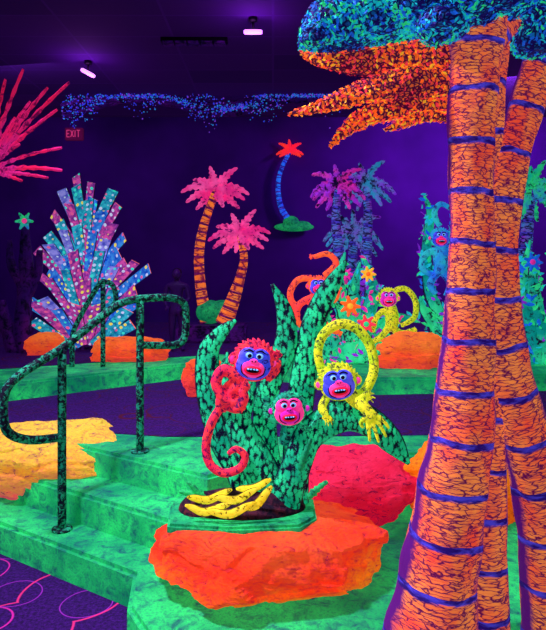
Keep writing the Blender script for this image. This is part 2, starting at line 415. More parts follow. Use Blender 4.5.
def hand(bm, wrist, dirv, size, spread=0.5, curl=-0.6):
    d = Vector(dirv).normalized(); sd = d.cross(Vector((0, 1, 0))).normalized()
    palm = Vector(wrist)+d*size*0.35
    add_ell(bm, palm, (size*0.36, size*0.2, size*0.36), sub=2)
    for i, (o, l) in enumerate(((-0.27, 0.75), (-0.09, 0.95), (0.09, 0.9), (0.27, 0.7))):
        b = palm+sd*size*o+d*size*0.1
        t1 = (d+sd*o*spread*3).normalized()
        m = b+t1*size*l*0.55+Vector((0, -size*0.1, 0)); e = m+(t1*size*l*0.5+Vector((0, 0, curl*size*0.3)))
        add_tube(bm, [(*b, size*0.11), (*m, size*0.1), (*e, size*0.075)], 8, 4)
    b = palm-sd*size*0.2-d*size*0.1
    m = b-sd*size*0.35+d*size*0.1; e = m+d*size*0.3-sd*size*0.05
    add_tube(bm, [(*b, size*0.12), (*m, size*0.11), (*e, size*0.08)], 8, 4)
def monkey_head(parent, c, R, fur, face, muz, lip, tilt=0.0, ear=None, px='head', mouth=1.0, tuft=1.0):
    """carved relief monkey head facing -Y"""
    c = Vector(c); T = Matrix.Rotation(tilt, 3, 'Y'); FY = 0.42
    def at(x, y, z): return c+T @ Vector((x*R, y*R*FY, z*R))
    def ell(nm, items, mat, sub=3):
        bm = bmesh.new()
        for (x, y, z), r in items:
            add_ell(bm, at(x, y, z), (r[0]*R, r[1]*R*.55, r[2]*R), T, sub=sub)
        return mkobj(px+'_'+nm, bm, mat, parent)
    bm = bmesh.new(); add_ell(bm, c, (R*0.98, R*0.34, R*0.97), T)
    for k in range(15):   # shaggy crown
        a = math.radians(-5+k*13.5)
        b = at(math.cos(a)*0.8, 0, math.sin(a)*0.78); e = at(math.cos(a+.18)*(1+.1*tuft), -0.05, math.sin(a+.18)*(1+.09*tuft))
        add_tube(bm, [(*b, R*0.2), (*e, R*0.03)], 6, 2)
    fixn(bm); mkobj(px+'_skull', bm, fur, parent)
    ell('ears', [((-0.98, 0.05, -0.02), (0.24, 0.14, 0.28)), ((0.98, 0.05, -0.02), (0.24, 0.14, 0.28))], ear or fur)
    ell('ear_inners', [((-1.0, -0.15, -0.02), (0.14, 0.1, 0.17)), ((1.0, -0.15, -0.02), (0.14, 0.1, 0.17))], muz)
    ell('face', [((-0.28, -0.6, 0.2), (0.46, 0.42, 0.44)), ((0.28, -0.6, 0.2), (0.46, 0.42, 0.44)), ((0, -0.52, -0.2), (0.82, 0.46, 0.66))], face)
    ell('muzzle', [((0, -0.85, -0.3), (0.55, 0.4, 0.43)), ((0, -1.16, 0.06), (0.19, 0.2, 0.12))], muz)
    ell('eyes', [((-0.25, -1.05, 0.3), (0.17, 0.14, 0.15)), ((0.25, -1.05, 0.3), (0.17, 0.14, 0.15))], M['white'])
    ell('pupils', [((-0.22, -1.2, 0.29), (0.1, 0.1, 0.1)), ((0.22, -1.2, 0.29), (0.1, 0.1, 0.1)),
                   ((-0.07, -1.38, 0.06), (0.04, 0.06, 0.04)), ((0.07, -1.38, 0.06), (0.04, 0.06, 0.04))], M['black'], 2)
    ell('mouth', [((0, -1.25, -0.36), (0.42, 0.2, 0.22*mouth))], M['lips'])
    ell('mouth_inside', [((0, -1.4, -0.35), (0.31, 0.16, 0.12*mouth))], M['black'])
    ell('teeth', [((x, -1.52, -0.3), (0.06, 0.08, 0.04)) for x in (-0.2, -0.07, 0.07, 0.2)], M['white'], 2)
    bm = bmesh.new()
    for sx in (-1, 1):
        add_tube(bm, [(*at(sx*0.06, -1.1, 0.48), R*0.035), (*at(sx*0.28, -1.08, 0.56), R*0.045), (*at(sx*0.5, -0.95, 0.44), R*0.025)], 8, 4)
        add_tube(bm, [(*at(sx*.56,-1.05,-.14), R*.02), (*at(sx*.5,-1.1,-.5), R*.03), (*at(sx*.2,-1.1,-.7), R*.02)], 8, 4)
    mkobj(px+'_brows', bm, M['black'], parent)

# ------------------------------------------------------------ room shell
H = 4.4
box('floor', (-6.2, -3.2, -0.1), (6.2, 11.2, 0), M['carpet'])
box('ceiling', (-6.2, -3.2, H), (6.2, 11.2, H+0.1), M['ceil'])
box('wall_back', (-6.2, 11.0, 0), (6.2, 11.2, H), M['wall'])
box('wall_left', (-6.2, -3.0, 0), (-6.0, 11.0, H), M['wall'])
box('wall_right', (6.0, -3.0, 0), (6.2, 11.0, H), M['wall'])
box('wall_front', (-6.2, -3.2, 0), (6.2, -3.0, H), M['wall'])

# upper deck, steps, ledges
def tline(t, x): return (t-0.54*x)/0.84
deck = [(-5.98, tline(2.5, -5.98)), (-0.35, tline(2.5, -0.35)), (0.0, 3.5), (1.0, 3.62), (2.2, 3.4), (5.98, 3.4), (5.98, 10.98), (-5.98, 10.98)]
e = empty('stepped_green_platform')
prism('deck', deck, 0.0, 0.5, M['green'], e)
prism('tread_2', [(-2.6, tline(2.25, -2.6)), (-0.3, tline(2.25, -0.3)), (-0.1, 3.3), (-0.2, 3.6), (-2.6, tline(2.55, -2.6))], 0.0, 0.34, M['green'], e)
low = [(-2.8, tline(2.0, -2.8)), (-0.66, tline(2.02, -0.66)), (-0.62, 2.55), (-0.5, 2.36), (-0.1, 2.24), (0.3, 2.26), (0.55, 2.15), (1.0, 1.95), (1.7, 1.9), (3.2, 2.0), (3.2, 3.7), (-0.2, 3.7), (-2.8, tline(2.5, -2.8))]
prism('tread_1', low, 0.0, 0.17, M['green'], e)
far_edge = [(-5.9, 3.9), (-2.6, 4.75), (-1.5, 5.6), (-0.6, 6.3), (0.2, 5.85), (0.9, 5.3), (1.7, 5.3), (2.6, 5.5), (5.9, 5.5)]
prism('carpet_walkway', [(-2.9, 4.6), (-1.95, 4.22), (-0.7, 3.95), (0.1, 3.95), (1.2, 4.0), (5.9, 3.9), (5.9, 5.45), (2.6, 5.45), (0.9, 5.25), (0.2, 5.8), (-0.6, 6.25), (-1.5, 5.55), (-2.6, 4.7)], 0.5, 0.506, M['carpet2'], None, bev=0)
prism('display_platform', far_edge+[(5.9, 10.95), (-5.9, 10.95)], 0.502, 0.65, M['green'], None)
prism('display_carpet', [(-5.8, 5.6), (-2.7, 5.7), (-0.6, 6.75), (0.4, 6.4), (5.8, 6.4), (5.8, 10.9), (-5.8, 10.9)], 0.65, 0.656, M['carpet2'], None, bev=0)

# ------------------------------------------------------------ rocks
rock('orange_rock', (-0.04, 2.84), (0.56, 0.46), 0.168, 0.455, M['rock_main'], 1, 0.05, taper=0.05, sub=60)
rock('yellow_rock', (-1.5, 3.98), (0.66, 0.42), 0.172, 0.55, M['rock_left'], 2, -0.12, tilt=(.02, .04), sub=50)
rock('red_rock', (0.46, 3.5), (0.42, 0.3), 0.172, 0.53, M['rock_red'], 3, 0.1, tilt=(-.02, .03))
rock('amber_rock', (1.12, 3.58), (0.36, 0.3), 0.172, 0.56, M['rock_or'], 4, 0.0)
rock('far_orange_rock', (-1.5, 6.3), (0.44, 0.22), 0.652, 0.9, M['rock_far'], 5, 0.1, sub=26)
rock('far_orange_rock', (1.35, 5.85), (0.34, 0.2), 0.652, 1.0, M['rock_far'], 6, 0.0, sub=26)
rock('far_orange_rock', (-0.6, 5.3), (0.22, 0.2), 0.508, 0.8, M['rock_far'], 7, 0.0, sub=26)

# ------------------------------------------------------------ hand rails
e = empty('stair_handrail', W(62, 524, 3.3))
da, db = 3.3, 3.63
rail_ = [(62,437,4.6),(30,440,4.6),(8,432,4.6),(3,410,4.6),(7,388,4.6),(24,372,4.6),(62,348,4.6),(90,326,4.6),(116,306,4.6),(132,300,4.6),(150,298,4.6),(172,298,4.6),(184,304,4.6),(186,320,4.6),(184,338,4.6),(174,345,4.6),(140,345,4.6)]
pts = []
for x, y, r in rail_:
    dd = da+(db-da)*(x-62)/78; w = W(x, y, dd); pts.append((w.x, w.y, w.z, 0.0235))
tubes('top_rail', [pts], M['rail'], e, 14)
for nm, (px_, py_, zb, dd) in {'post_1': (62, 348, 0.17, da), 'post_2': (140, 300, 0.5, db)}.items():
    w = W(px_, py_, dd)
    tubes(nm, [[(w.x, w.y, w.z, 0.0235), (w.x, w.y, zb, 0.0235)]], M['rail'], e, 14)
    tubes(nm+'_flange', [[(w.x, w.y, zb, 0.055), (w.x, w.y, zb+0.012, 0.055), (w.x, w.y, zb+0.014, 0.03)]], M['rail'], e, 20, n=1)
e = empty('back_handrail', W(103, 375, 5.9))
pts = PX([(72,342,2.6),(76,325,2.6),(98,286,2.6),(106,282,2.6),(113,286,2.6),(116,300,2.6),(110,309,2.6),(103,310,2.6)], 5.9)
tubes('top_rail', [pts], M['rail'], e, 12)
w = W(103, 284, 5.9)
tubes('post', [[(w.x, w.y, w.z, 0.025), (w.x, w.y, 0.65, 0.025)]], M['rail'], e, 12)
w = W(72, 340, 5.9)
tubes('post_low', [[(w.x, w.y, w.z, 0.025), (w.x, w.y, 0.65, 0.025)]], M['rail'], e, 12)

# ------------------------------------------------------------ central monkey sculpture
D = 2.86
e = empty('monkey_vine_sculpture', (W(240, 515, D).x, D, 0.45))
bs = [(-0.47, 2.66), (-.2, 2.62), (0.12, 2.65), (0.2, 2.75), (0.2, 2.98), (0.1, 3.06), (-0.42, 3.06), (-0.5, 2.95)]
prism('base_slab', bs, 0.435, 0.472, M['greenb'], e, 0.012)
bm = bmesh.new()
add_ell(bm, (-0.14, 2.86, 0.465), (0.3, 0.16, 0.085)); add_ell(bm, (-0.02, 2.88, 0.475), (0.17, 0.13, 0.12)); add_ell(bm, (-0.33, 2.85, 0.46), (0.12, 0.12, 0.08))
mkobj('mound', bm, M['mound'], e)
st = [
 [(252,510,11),(238,470,13,.06),(220,430,14,.07),(209,388,12.5,.06),(209,352,11,.05),(222,332,7,.03),(236,320,1.5,.02)],
 [(280,512,19,-.02),(262,472,18,-.03),(244,436,15,-.03),(231,402,12,-.01),(226,374,8),(228,352,1.5)],
 [(276,508,14,.08),(268,450,12,.09),(265,412,12,.09),(272,378,12,.08),(286,345,11.5,.06),(285,312,8.5,.05),(272,284,1.5,.04)],
 [(294,508,15,.05),(297,455,13,.06),(301,400,13.5,.07),(308,350,12.5,.06),(318,312,11.5,.05),(334,282,8.5,.03),(346,260,1.5)],
 [(282,512,17,-.05),(296,468,15,-.06),(312,434,15.5,-.06),(342,416,16.5,-.06),(372,424,15,-.06),(392,443,12,-.06),(409,464,2,-.06)],
 [(243,420,8,.1),(248,395,8,.1),(252,370,5,.1),(256,352,1,.1)],
]
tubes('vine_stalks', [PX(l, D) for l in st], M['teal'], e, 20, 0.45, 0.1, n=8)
bm = bmesh.new()
for x, y, a, ln in ((205,500,125,.12),(200,498,150,.1),(308,498,50,.12),(300,470,75,.16)):
    aa = math.radians(a); add_frond(bm, W(x, y, D-0.09), (math.cos(aa), -0.1, math.sin(aa)), ln, 0.4, 0.025, 5)
o = mkobj('root_leaves', bm, M['greenb'], e); o.modifiers.new('t', 'SOLIDIFY').thickness = 0.008
bn = []
for x0, y0, x1, y1, x2, y2, do, r in ((187,497,208,500,232,489,-.16,4.6),(185,505,205,512,232,503,-.185,4.6),(206,511,230,514,256,502,-.2,4.8),(214,497,236,500,258,488,-.175,4.6),(238,508,256,505,272,486,-.19,4.8),(236,489,254,488,271,479,-.15,4.2)):
    bn.append(PX([(x0,y0,1.2,do),((x0*2+x1)/3,(y0*2+y1)/3,r*.8,do),(x1,y1,r,do),((x1+x2*2)/3,(y1+y2*2)/3,r*.8,do),(x2,y2,1.4,do)], D))
tubes('bananas', bn, M['banana'], e, 14, 0.35)
def critter(parent, nm, fur, parts, hands=(), rem=0.005, ells=()):
    bm = bmesh.new()
    for l in parts: add_tube(bm, l, 12, 6)
    for wr, dv, sz in hands: hand(bm, wr, dv, sz)
    for c, r in ells: add_ell(bm, c, r)
    fixn(bm); o = mkobj(nm, bm, fur, parent)
    md = o.modifiers.new('remesh', 'REMESH'); md.mode = 'VOXEL'; md.voxel_size = rem; md.use_smooth_shade = True
    sm = o.modifiers.new('sm', 'SMOOTH'); sm.iterations = 2
    return o
def sub(parent, nm, loc):
    m = empty(nm, loc); m.parent = parent; m.matrix_parent_inverse = Matrix.Translation(parent.location).inverted(); return m
m = sub(e, 'red_monkey', W(253, 362, D-.1))
monkey_head(m, W(254, 361, D-.05), 0.1, M['red'], M['blue'], M['pink'], M['lips'], 0.12)
critter(m, 'body', M['red'], [
  PX([(246,380,9,-.03),(234,388,10,-.03),(225,398,9,-.03),(221,410,6,-.02)], D),
  PX([(240,378,7,-.05),(224,370,6,-.06),(216,382,5.5,-.07),(222,396,5,-.08),(230,402,4.5,-.08)], D),
  PX([(226,404,6,-.03),(238,408,5.5,-.08),(244,398,5,-.09),(242,390,4.5,-.09)], D),
  PX([(220,408,4.4,-.02),(211,424,4.6,-.04),(206,446,4.6,-.05),(210,464,4.5,-.06),(224,473,4.5,-.07),(240,468,4.2,-.08),(245,456,3.8,-.08),(236,449,3.4,-.08),(228,454,2.4,-.08)], D),
  PX([(266,378,6,-.03),(275,370,5,-.04),(277,360,4.5,-.04)], D)],
  [(W(229,403,D-.09), (1,0,-.1), 0.055), (W(242,391,D-.1), (0.4,0,1), 0.045), (W(277,360,D-.04), (-0.2,0,1), 0.045)])
m = sub(e, 'pink_faced_monkey', W(289, 408, D-.1))
monkey_head(m, W(289, 409, D-.08), 0.084, M['tealfur'], M['pink'], M['magenta'], M['lips'], -0.08, tuft=.1)
critter(m, 'body', M['tealfur'], [PX([(289,420,6,-.04),(287,432,7,-.04),(284,444,5,-.03)], D),
  PX([(278,422,4,-.06),(268,416,4,-.07),(266,405,3.6,-.07)], D), PX([(299,424,4,-.06),(308,428,4,-.08),(315,422,3.6,-.09)], D)],
  [(W(266,405,D-.07), (0,0,1), 0.04), (W(315,422,D-.1), (.5,0,.6), 0.04)])
m = sub(e, 'yellow_monkey', W(338, 384, D-.1))
monkey_head(m, W(338, 382, D-.07), 0.092, M['yellow'], M['blue'], M['pink'], M['lips'], -0.12)
critter(m, 'body', M['yellow'], [
  PX([(346,392,8,-.04),(354,398,9,-.06),(361,404,8,-.07)], D),
  PX([(322,372,4.6,-.03),(318,352,4.6,-.03),(324,334,5,-.02),(340,324,5.2,-.02),(357,329,5.2,-.02),(370,346,5,-.02),(374,368,5,-.03),(368,386,5,-.05),(358,398,5,-.07)], D),
  PX([(356,400,6.5,-.08),(364,407,6,-.12),(370,414,5.5,-.13)], D),
  PX([(326,398,4.6,-.04),(322,408,4.4,-.08),(326,414,4,-.1)], D)],
  [(W(367,410,D-.14), (.6,0,-1), 0.095), (W(326,413,D-.11), (.4,0,-1), 0.04), (W(360,397,D-.1), (1,0,.2), 0.05)])

# ------------------------------------------------------------ big tree
DT = 2.25
e = empty('giant_banded_tree', (W(450, 600, DT).x, DT, 0.17))
T1 = [(480,0,27),(474,60,26),(470,150,22),(470,240,22),(468,330,25),(462,420,31),(451,500,35),(438,580,39),(429,668,44)]
T2 = [(566,-60,18,.14),(546,40,18,.1),(521,120,17,.08),(505,200,16,.06),(500,290,18,.06),(508,380,23,.06),(528,450,25,.05),(545,530,26,.05),(560,664,32,.05)]
T3 = [(498,40,12,.08),(491,120,12,.08),(489,220,13,.08),(488,320,15,.07),(486,420,18,.05),(486,520,19,.03),(487,668,22,.03)]
T4 = [(474,62,13,.0),(492,38,14,.03),(514,14,14,.06),(535,-40,14,.12)]
def ground(l, z=0.165):
    w = l[-1]; l[-1] = (w[0], w[1], z, w[3]*1.1); return l
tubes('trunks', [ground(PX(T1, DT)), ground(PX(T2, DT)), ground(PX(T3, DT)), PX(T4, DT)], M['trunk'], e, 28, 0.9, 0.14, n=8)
bm = bmesh.new()
for x, y, rx, ry, rz, do in ((335,26,30,.14,24,.05),(372,10,45,.2,28,.1),(420,6,50,.22,28,.04),(375,32,50,.16,12,.1),(466,0,40,.18,30,-.06),(506,-12,40,.2,24,-.1),(560,-5,44,.22,34,-.02),(318,38,16,.1,12,.0),(440,26,22,.12,14,-.1),(536,38,18,.1,14,-.1)):
    dd = DT+do; k = dd/F
    add_ell(bm, W(x, y, dd), (rx*k, ry, rz*k), sub=4)
for v in bm.verts: v.co += Vector((noise.noise(v.co*14), noise.noise(v.co*14+Vector((9,0,0))), noise.noise(v.co*14+Vector((0,9,0)))))*0.025
cn = mkobj('canopy_mass', bm, M['canopy'], e)
leaves('canopy_leaves', cn, 17000, 0.0115, [M['leaf_n'], M['leaf_b'], M['leaf_t'], M['leaf_g'], M['leaf_t'], M['leaf_b'], M['leaf_n']], e, 3, 0.45)
of = [
 [(470,56,20,.07),(430,58,17,.03),(385,62,13),(345,64,9),(318,60,5),(300,52,1)],
 [(470,80,20,.07),(430,82,17,.03),(385,87,13,-.03),(340,100,8,-.03),(312,109,4,-.03),(288,114,1,-.03)],
 [(470,102,15,.08),(435,100,13,.06),(400,107,11,.04),(365,118,8,.02),(345,131,5),(330,146,1)],
 [(455,114,8,.08),(430,114,7,.06),(400,124,4,.04),(385,130,1,.04)]]
fo = tubes('orange_foliage_mass', [PX(l, DT) for l in of], M['canopyo'], e, 16, 1.0, 0.25)
leaves('orange_leaves', fo, 6000, 0.0095, [M['leaf_d'], M['leaf_p'], M['leaf_o'], M['leaf_y'], M['leaf_o'], M['leaf_p'], M['leaf_d']], e, 4, 0.4)

# ------------------------------------------------------------ far palms
def palm(name, trunk, d, fr, bark_m, frond_m, width, base=None, bmat=None):
    e = empty(name, W(trunk[0][0], trunk[0][1], d))
    tubes('trunk', [PX(trunk, d)], bark_m, e, 12)
    c = W(trunk[-1][0], trunk[-1][1], d)
    fronds('fronds', c, fr, frond_m, e, width)
    if base:
        bm = bmesh.new()
        for (x, y, rx, rz) in base: add_ell(bm, W(x, y, d), (rx/F*d, min(rx, rz)/F*d, rz/F*d))
        mkobj('base', bm, bmat, e)
    return e
d = 8.0; k = d/F
box('palm_plinth', (-1.25, 7.7, 0.656), (-0.35, 8.3, 0.88), M['dim'], None, 0.03)
sp = [(100,26,.5),(62,34,.9),(28,40,1.2),(0,36,.8),(-32,32,.3),(132,34,.9),(155,40,1.2),(182,36,.8),(214,32,.3),(-65,22,.1),(248,22,.1)]
palm('pink_palm_tree', [(207,322,7),(201,290,5.5),(199,255,5),(204,225,4.5),(216,190,3.5)], d, [(a, l*k*.92, s_) for a, l, s_ in sp], M['palmbark'], M['pinkfrond'], 0.1, [(210,312,14,12),(222,311,14,11)], M['greenb'])
palm('pink_palm_tree', [(224,324,9),(233,300,7),(240,278,5),(244,258,4),(240,234,3.5)], d-0.15, [(a+7, l*k*.85, s_) for a, l, s_ in sp], M['palmbark'], M['pinkfrond'], 0.09)
d = 10.85; k = d/F
sp2 = [(95,11,.4),(55,14,1.0),(15,15,.9),(-25,13,.3),(125,14,1.0),(165,15,.9),(205,13,.3)]
palm('island_palm_relief', [(290,222,3.4),(281,207,2.8),(278,187,2.4),(281,170,2.2),(290,151,2)], d, [(a, l*k, s_) for a, l, s_ in sp2], M['bluebark'], M['redfrond'], 0.065, [(294,227,20,4.5),(291,222,8,6),(302,225,9,4)], M['greenb'])

# ------------------------------------------------------------ crystal fan
d = 7.0; k = d/F
e = empty('crystal_fan_sculpture', W(85, 352, d))
bm = bmesh.new(); uvl = bm.loops.layers.uv.new('UVMap'); rnd = random.Random(11)
def stick(bm, base, dirv, L, w, t, mi):
    z = Vector(dirv).normalized(); x = z.cross(Vector((0,1,0))).normalized(); y = z.cross(x)
    w0 = w*0.75; vs = []; sl = rnd.uniform(-.3, .3)
    for zz, ww in ((0, w0), (L, w)):
        for sx, sy in ((-1,-1),(1,-1),(1,1),(-1,1)):
            vs.append(bm.verts.new(Vector(base)+z*(zz+(sl*w*sx if zz else 0))+x*sx*ww/2+y*sy*t/2))
    ou, ov = rnd.random()*5, rnd.random()*5; big = []
    for f in ((0,1,5,4),(1,2,6,5),(2,3,7,6),(3,0,4,7),(4,5,6,7),(3,2,1,0)):
        fc = bm.faces.new([vs[i] for i in f]); main = f in ((0,1,5,4),(2,3,7,6))
        fc.material_index = mi if main else (5 if f == (4,5,6,7) else 4)
        for lp, uvv in zip(fc.loops, ((0,0),(w,0),(w,L),(0,L))): lp[uvl].uv = (uvv[0]+ou, uvv[1]+ov)
        if main: big.append(fc)
    r = bmesh.ops.inset_individual(bm, faces=big, thickness=w*0.14, depth=0.004)
    for f in r['faces']: f.material_index = 4
for (y0, angs, L, off) in ((346,(-60,-46,-30,-10,12,30,46,60),52,-.05),(330,(-62,-48,-34,-18,4,20,36,50,62),56,.0),(312,(-54,-40,-24,-6,12,28,42,54),58,.06),(292,(-48,-34,-18,0,18,34,48),58,.12),(272,(-42,-26,-9,10,27,42),56,.18),(252,(-34,-17,0,18,34),52,.24),(236,(-24,-6,12,28),50,.3),(224,(4,-10),46,.36)):
    for a in angs:
        aa = math.radians(a*.95+rnd.uniform(-4,4)); dv = Vector((math.sin(aa), rnd.uniform(-.1,.1), math.cos(aa)))
        b = W(86+a*0.16, y0+rnd.uniform(-3,3), d+off+rnd.uniform(-.03,.03))
        stick(bm, b, dv, L*k*rnd.uniform(.75,1.22), 10*k*rnd.uniform(.8,1.2), 0.035, rnd.choice((0,0,1,1,2,2,3,3)))
fixn(bm); mkobj('crystal_sticks', bm, CR, e, smooth=False)
tubes('core', [PX([(86,358,14),(86,320,11),(86,270,7),(86,235,3)], d+.25)], M['dim'], e)
rock('coral_rock', (W(46,350,6.75).x, 6.72), (0.22, 0.16), 0.652, 0.9, M['rock_far'], 9, 0, sub=20)

# ------------------------------------------------------------ red burst plant (left)
d = 4.6
e = empty('red_burst_plant', Vector((W(-28,380,d).x, d, 0.65)))
tubes('stem', [PX([(-28,396,14),(-34,320,11),(-34,250,10),(-24,200,8),(-14,172,6)], d)], M['purplebark'], e)
bm = bmesh.new(); o0 = W(-14, 172, d); rnd = random.Random(3)
for tx, ty, w in ((22,72,.03),(46,90,.035),(66,84,.03),(56,112,.03),(38,128,.025),(60,150,.02),(60,172,.03),(46,184,.025),(20,188,.025),(5,82,.035),(-20,60,.04),(-60,90,.04),(-80,140,.04),(-70,180,.04),(30,104,.03),(20,150,.03),(16,120,.03)):
    tv = W(tx, ty, d+rnd.uniform(-.35,.3))-o0
    add_frond(bm, o0, tv+Vector((0,0,.1)), tv.length*1.03, 0.25, w, 7, serr=.6)
o = mkobj('spiky_fronds', bm, M['burst'], e, smooth=False); o.modifiers.new('t','SOLIDIFY').thickness = 0.01
d = 6.9
e = empty('violet_coral_column', W(28, 352, d))
tubes('coral', [PX([(22,352,9),(24,310,8),(27,270,7),(26,240,5),(26,228,3)], d), PX([(26,300,5),(38,275,4),(40,250,3)], d), PX([(26,290,5),(12,265,4),(10,240,2)], d), PX([(14,352,7),(5,320,6),(2,300,3)], d)], M['dim'], e, 12, rough=.3)
blossom('coral_blossom', W(25, 221, d-.05), .11, M['tealfrond'], e, M['pinkfrond'], 6)

# ------------------------------------------------------------ purple palms & monkey jungle
d = 6.5; k = d/F
sp3 = [(98,26,.4),(70,38,.8),(45,46,1.3),(20,46,1.4),(-10,42,1.0),(112,38,.8),(136,46,1.3),(160,46,1.4),(190,42,1.0),(-40,40,.5),(220,40,.5),(-62,38,.3),(242,38,.3)]
sp4 = [(100,24,.6),(64,34,1.5),(34,38,2.0),(4,36,1.4),(124,34,1.5),(150,38,2.0),(178,36,1.4),(-30,34,.6),(212,34,.6),(-62,30,.3),(242,30,.3)]
palm('purple_palm_tree', [(352,360,8),(348,310,6.5),(340,260,5.5),(336,220,4.5),(338,186,3.5)], d, [(a, l*k*.9, s_) for a, l, s_ in sp4], M['purplebark'], M['magfrond'], 0.065)
palm('purple_palm_tree', [(362,360,8),(364,310,6.5),(366,260,5.5),(368,220,4.5),(366,184,3.5)], d+.2, [(a+8, l*k*.95, s_) for a, l, s_ in sp4], M['purplebark'], M['purfrond'], 0.065)
palm('purple_palm_tree', [(356,360,7),(352,310,6),(352,270,5),(354,232,4)], d+.45, [(a-5, l*k*1.05, s_) for a, l, s_ in sp4], M['purplebark'], M['purfrond'], 0.06)
e = empty('monkey_jungle_sculpture', W(350, 360, 6.1))
d = 6.1; k = d/F
js = tubes('stalks', [PX(l, d) for l in ([(340,362,8),(330,330,7),(318,305,6),(312,285,1)],[(350,362,8),(346,320,7),(338,285,7),(345,252,1)],[(360,362,8),(366,325,7),(372,290,7),(364,256,1)],[(372,362,7),(388,340,6),(402,345,5),(412,358,1)],[(330,362,7),(312,345,6),(300,348,5),(294,360,1)],[(356,362,7),(356,310,6),(354,290,6),(360,262,1)],[(334,362,7),(322,340,7),(306,326,5),(296,330,1)],[(368,362,7),(378,330,7),(398,318,5),(420,322,1)])], M['teal_far'], e, 12, rough=.15)
leaves('jungle_leaves', js, 620, 0.04, [M['leaf_v'], M['leaf_g'], M['leaf_m'], M['leaf_g'], M['leaf_t'], M['leaf_v']], e, 9, 0.8)
for i, (x, y, r, mm, hh) in enumerate(((350,306,.11,'leaf_o','leaf_y'),(366,324,.1,'leaf_p','leaf_g'),(368,274,.08,'leaf_y','leaf_o'),(346,274,.07,'leaf_m','leaf_g'))):
    blossom('jungle_blossom_%d' % (i+1), W(x, y, d-.14), r, M[mm], e, M[hh])
for nm, x, y, R, fur, face, arms in (
   ('orange_monkey', 318, 286, 10, 'orange', 'blue', [[(318,294,7),(316,306,8),(320,318,6)],[(312,298,4),(300,304,3.6),(296,318,3.4),(304,328,3)],[(312,278,3.5),(298,280,3.4),(290,294,3.4),(296,310,3.2)],[(324,276,3.4),(336,264,3.4),(328,254,3),(314,257,2.6)],[(324,296,4),(334,300,3.5),(338,290,3)],[(320,316,4),(328,328,3.6),(338,332,3)]]),
   ('lime_monkey', 388, 298, 10, 'yellow', 'magenta', [[(390,306,6),(392,318,7),(390,330,5)],[(395,290,3),(406,289,3),(415,300,3),(415,316,3),(405,324,2.6)],[(384,310,3.2),(376,318,3),(374,328,2.6)],[(392,328,3.6),(402,334,3.2),(412,330,2.6)],[(388,328,3.6),(380,338,3.2),(372,342,2.6)]])):
    m = sub(e, nm, W(x, y, d))
    monkey_head(m, W(x, y, d-.12), R*k, M[fur], M[face], M['pink'], M['lips'])
    hands_ = []
    for a in arms[1:]:
        p, q = W(a[-1][0], a[-1][1], d-.1), W(a[-2][0], a[-2][1], d-.1); hands_.append((p, p-q, .06))
    critter(m, 'body', M[fur], [PX([(*p, -.1) for p in a], d) for a in arms], hands_, 0.012)

# ------------------------------------------------------------ blue monkey on vines, right of the jungle group
d = 6.25; k = d/F
e = empty('blue_monkey_vine_sculpture', W(440, 361, d))
bv = tubes('vines', [PX(l, d) for l in ([(448,361,9),(444,330,7),(430,290,6),(426,250,5),(430,215,4),(424,196,1)],[(440,361,8),(436,330,6),(424,310,4),(420,296,1)],[(452,361,8),(456,320,6),(452,270,5),(456,225,4),(450,200,1)])], M['teal_far'], e, 12, rough=.2)
leaves('vine_leaves', bv, 260, 0.045, [M['leaf_b'], M['leaf_g'], M['leaf_t'], M['leaf_g'], M['leaf_v']], e, 12, 0.8)
m = sub(e, 'blue_monkey', W(440, 240, d-.1))
monkey_head(m, W(440, 238, d-.14), 10*k, M['bluefur'], M['blue'], M['pink'], M['lips'])
ar = [[(440,246,6),(441,258,8),(440,272,6)],[(434,250,3.6),(424,256,3.4),(422,268,3.2),(430,274,3)],[(446,250,3.6),(454,244,3.2),(456,232,3)],[(438,272,4),(430,284,3.6),(436,294,3)],[(443,272,4),(450,284,3.6),(446,296,3)],[(440,226,3),(434,214,3),(440,204,2.8),(450,208,2.5)]]
critter(m, 'body', M['bluefur'], [PX([(*p,-.1) for p in a], d) for a in ar], [(W(430,274,d-.1),(1,0,0),.05),(W(456,232,d-.1),(0,0,1),.05)], .012)
d = 6.7; k = d/F
palm('teal_palm_tree', [(530,355,10),(527,320,8),(524,270,7),(527,230,6),(530,190,5)], d, [(a, l*k*.9, s_) for a, l, s_ in sp3], M['purplebark'], M['tealfrond'], 0.085)
d = 6.3
e = empty('teal_vine_sculpture', W(545, 362, d-.2))
tv_ = tubes('stalks', [PX(l, d-.2) for l in ([(545,364,9),(540,330,8),(532,290,7),(536,255,1)],[(552,364,9),(562,325,7),(560,290,6),(550,240,1)],[(530,364,8),(516,345,7),(512,310,6),(516,270,1)],[(538,364,7),(528,320,6),(522,280,5),(530,240,1)])], M['teal_far'], e, 12, rough=.15)
leaves('stalk_leaves', tv_, 320, 0.045, [M['leaf_b'], M['leaf_g'], M['leaf_t'], M['leaf_g'], M['leaf_v']], e, 14, 0.8)
for i, (x, y, r, mm) in enumerate(((532,262,.1,'leaf_b'),(518,302,.08,'leaf_v'))):
    blossom('vine_blossom_%d' % (i+1), W(x, y, d-.32), r, M[mm], e, M['leaf_m'])

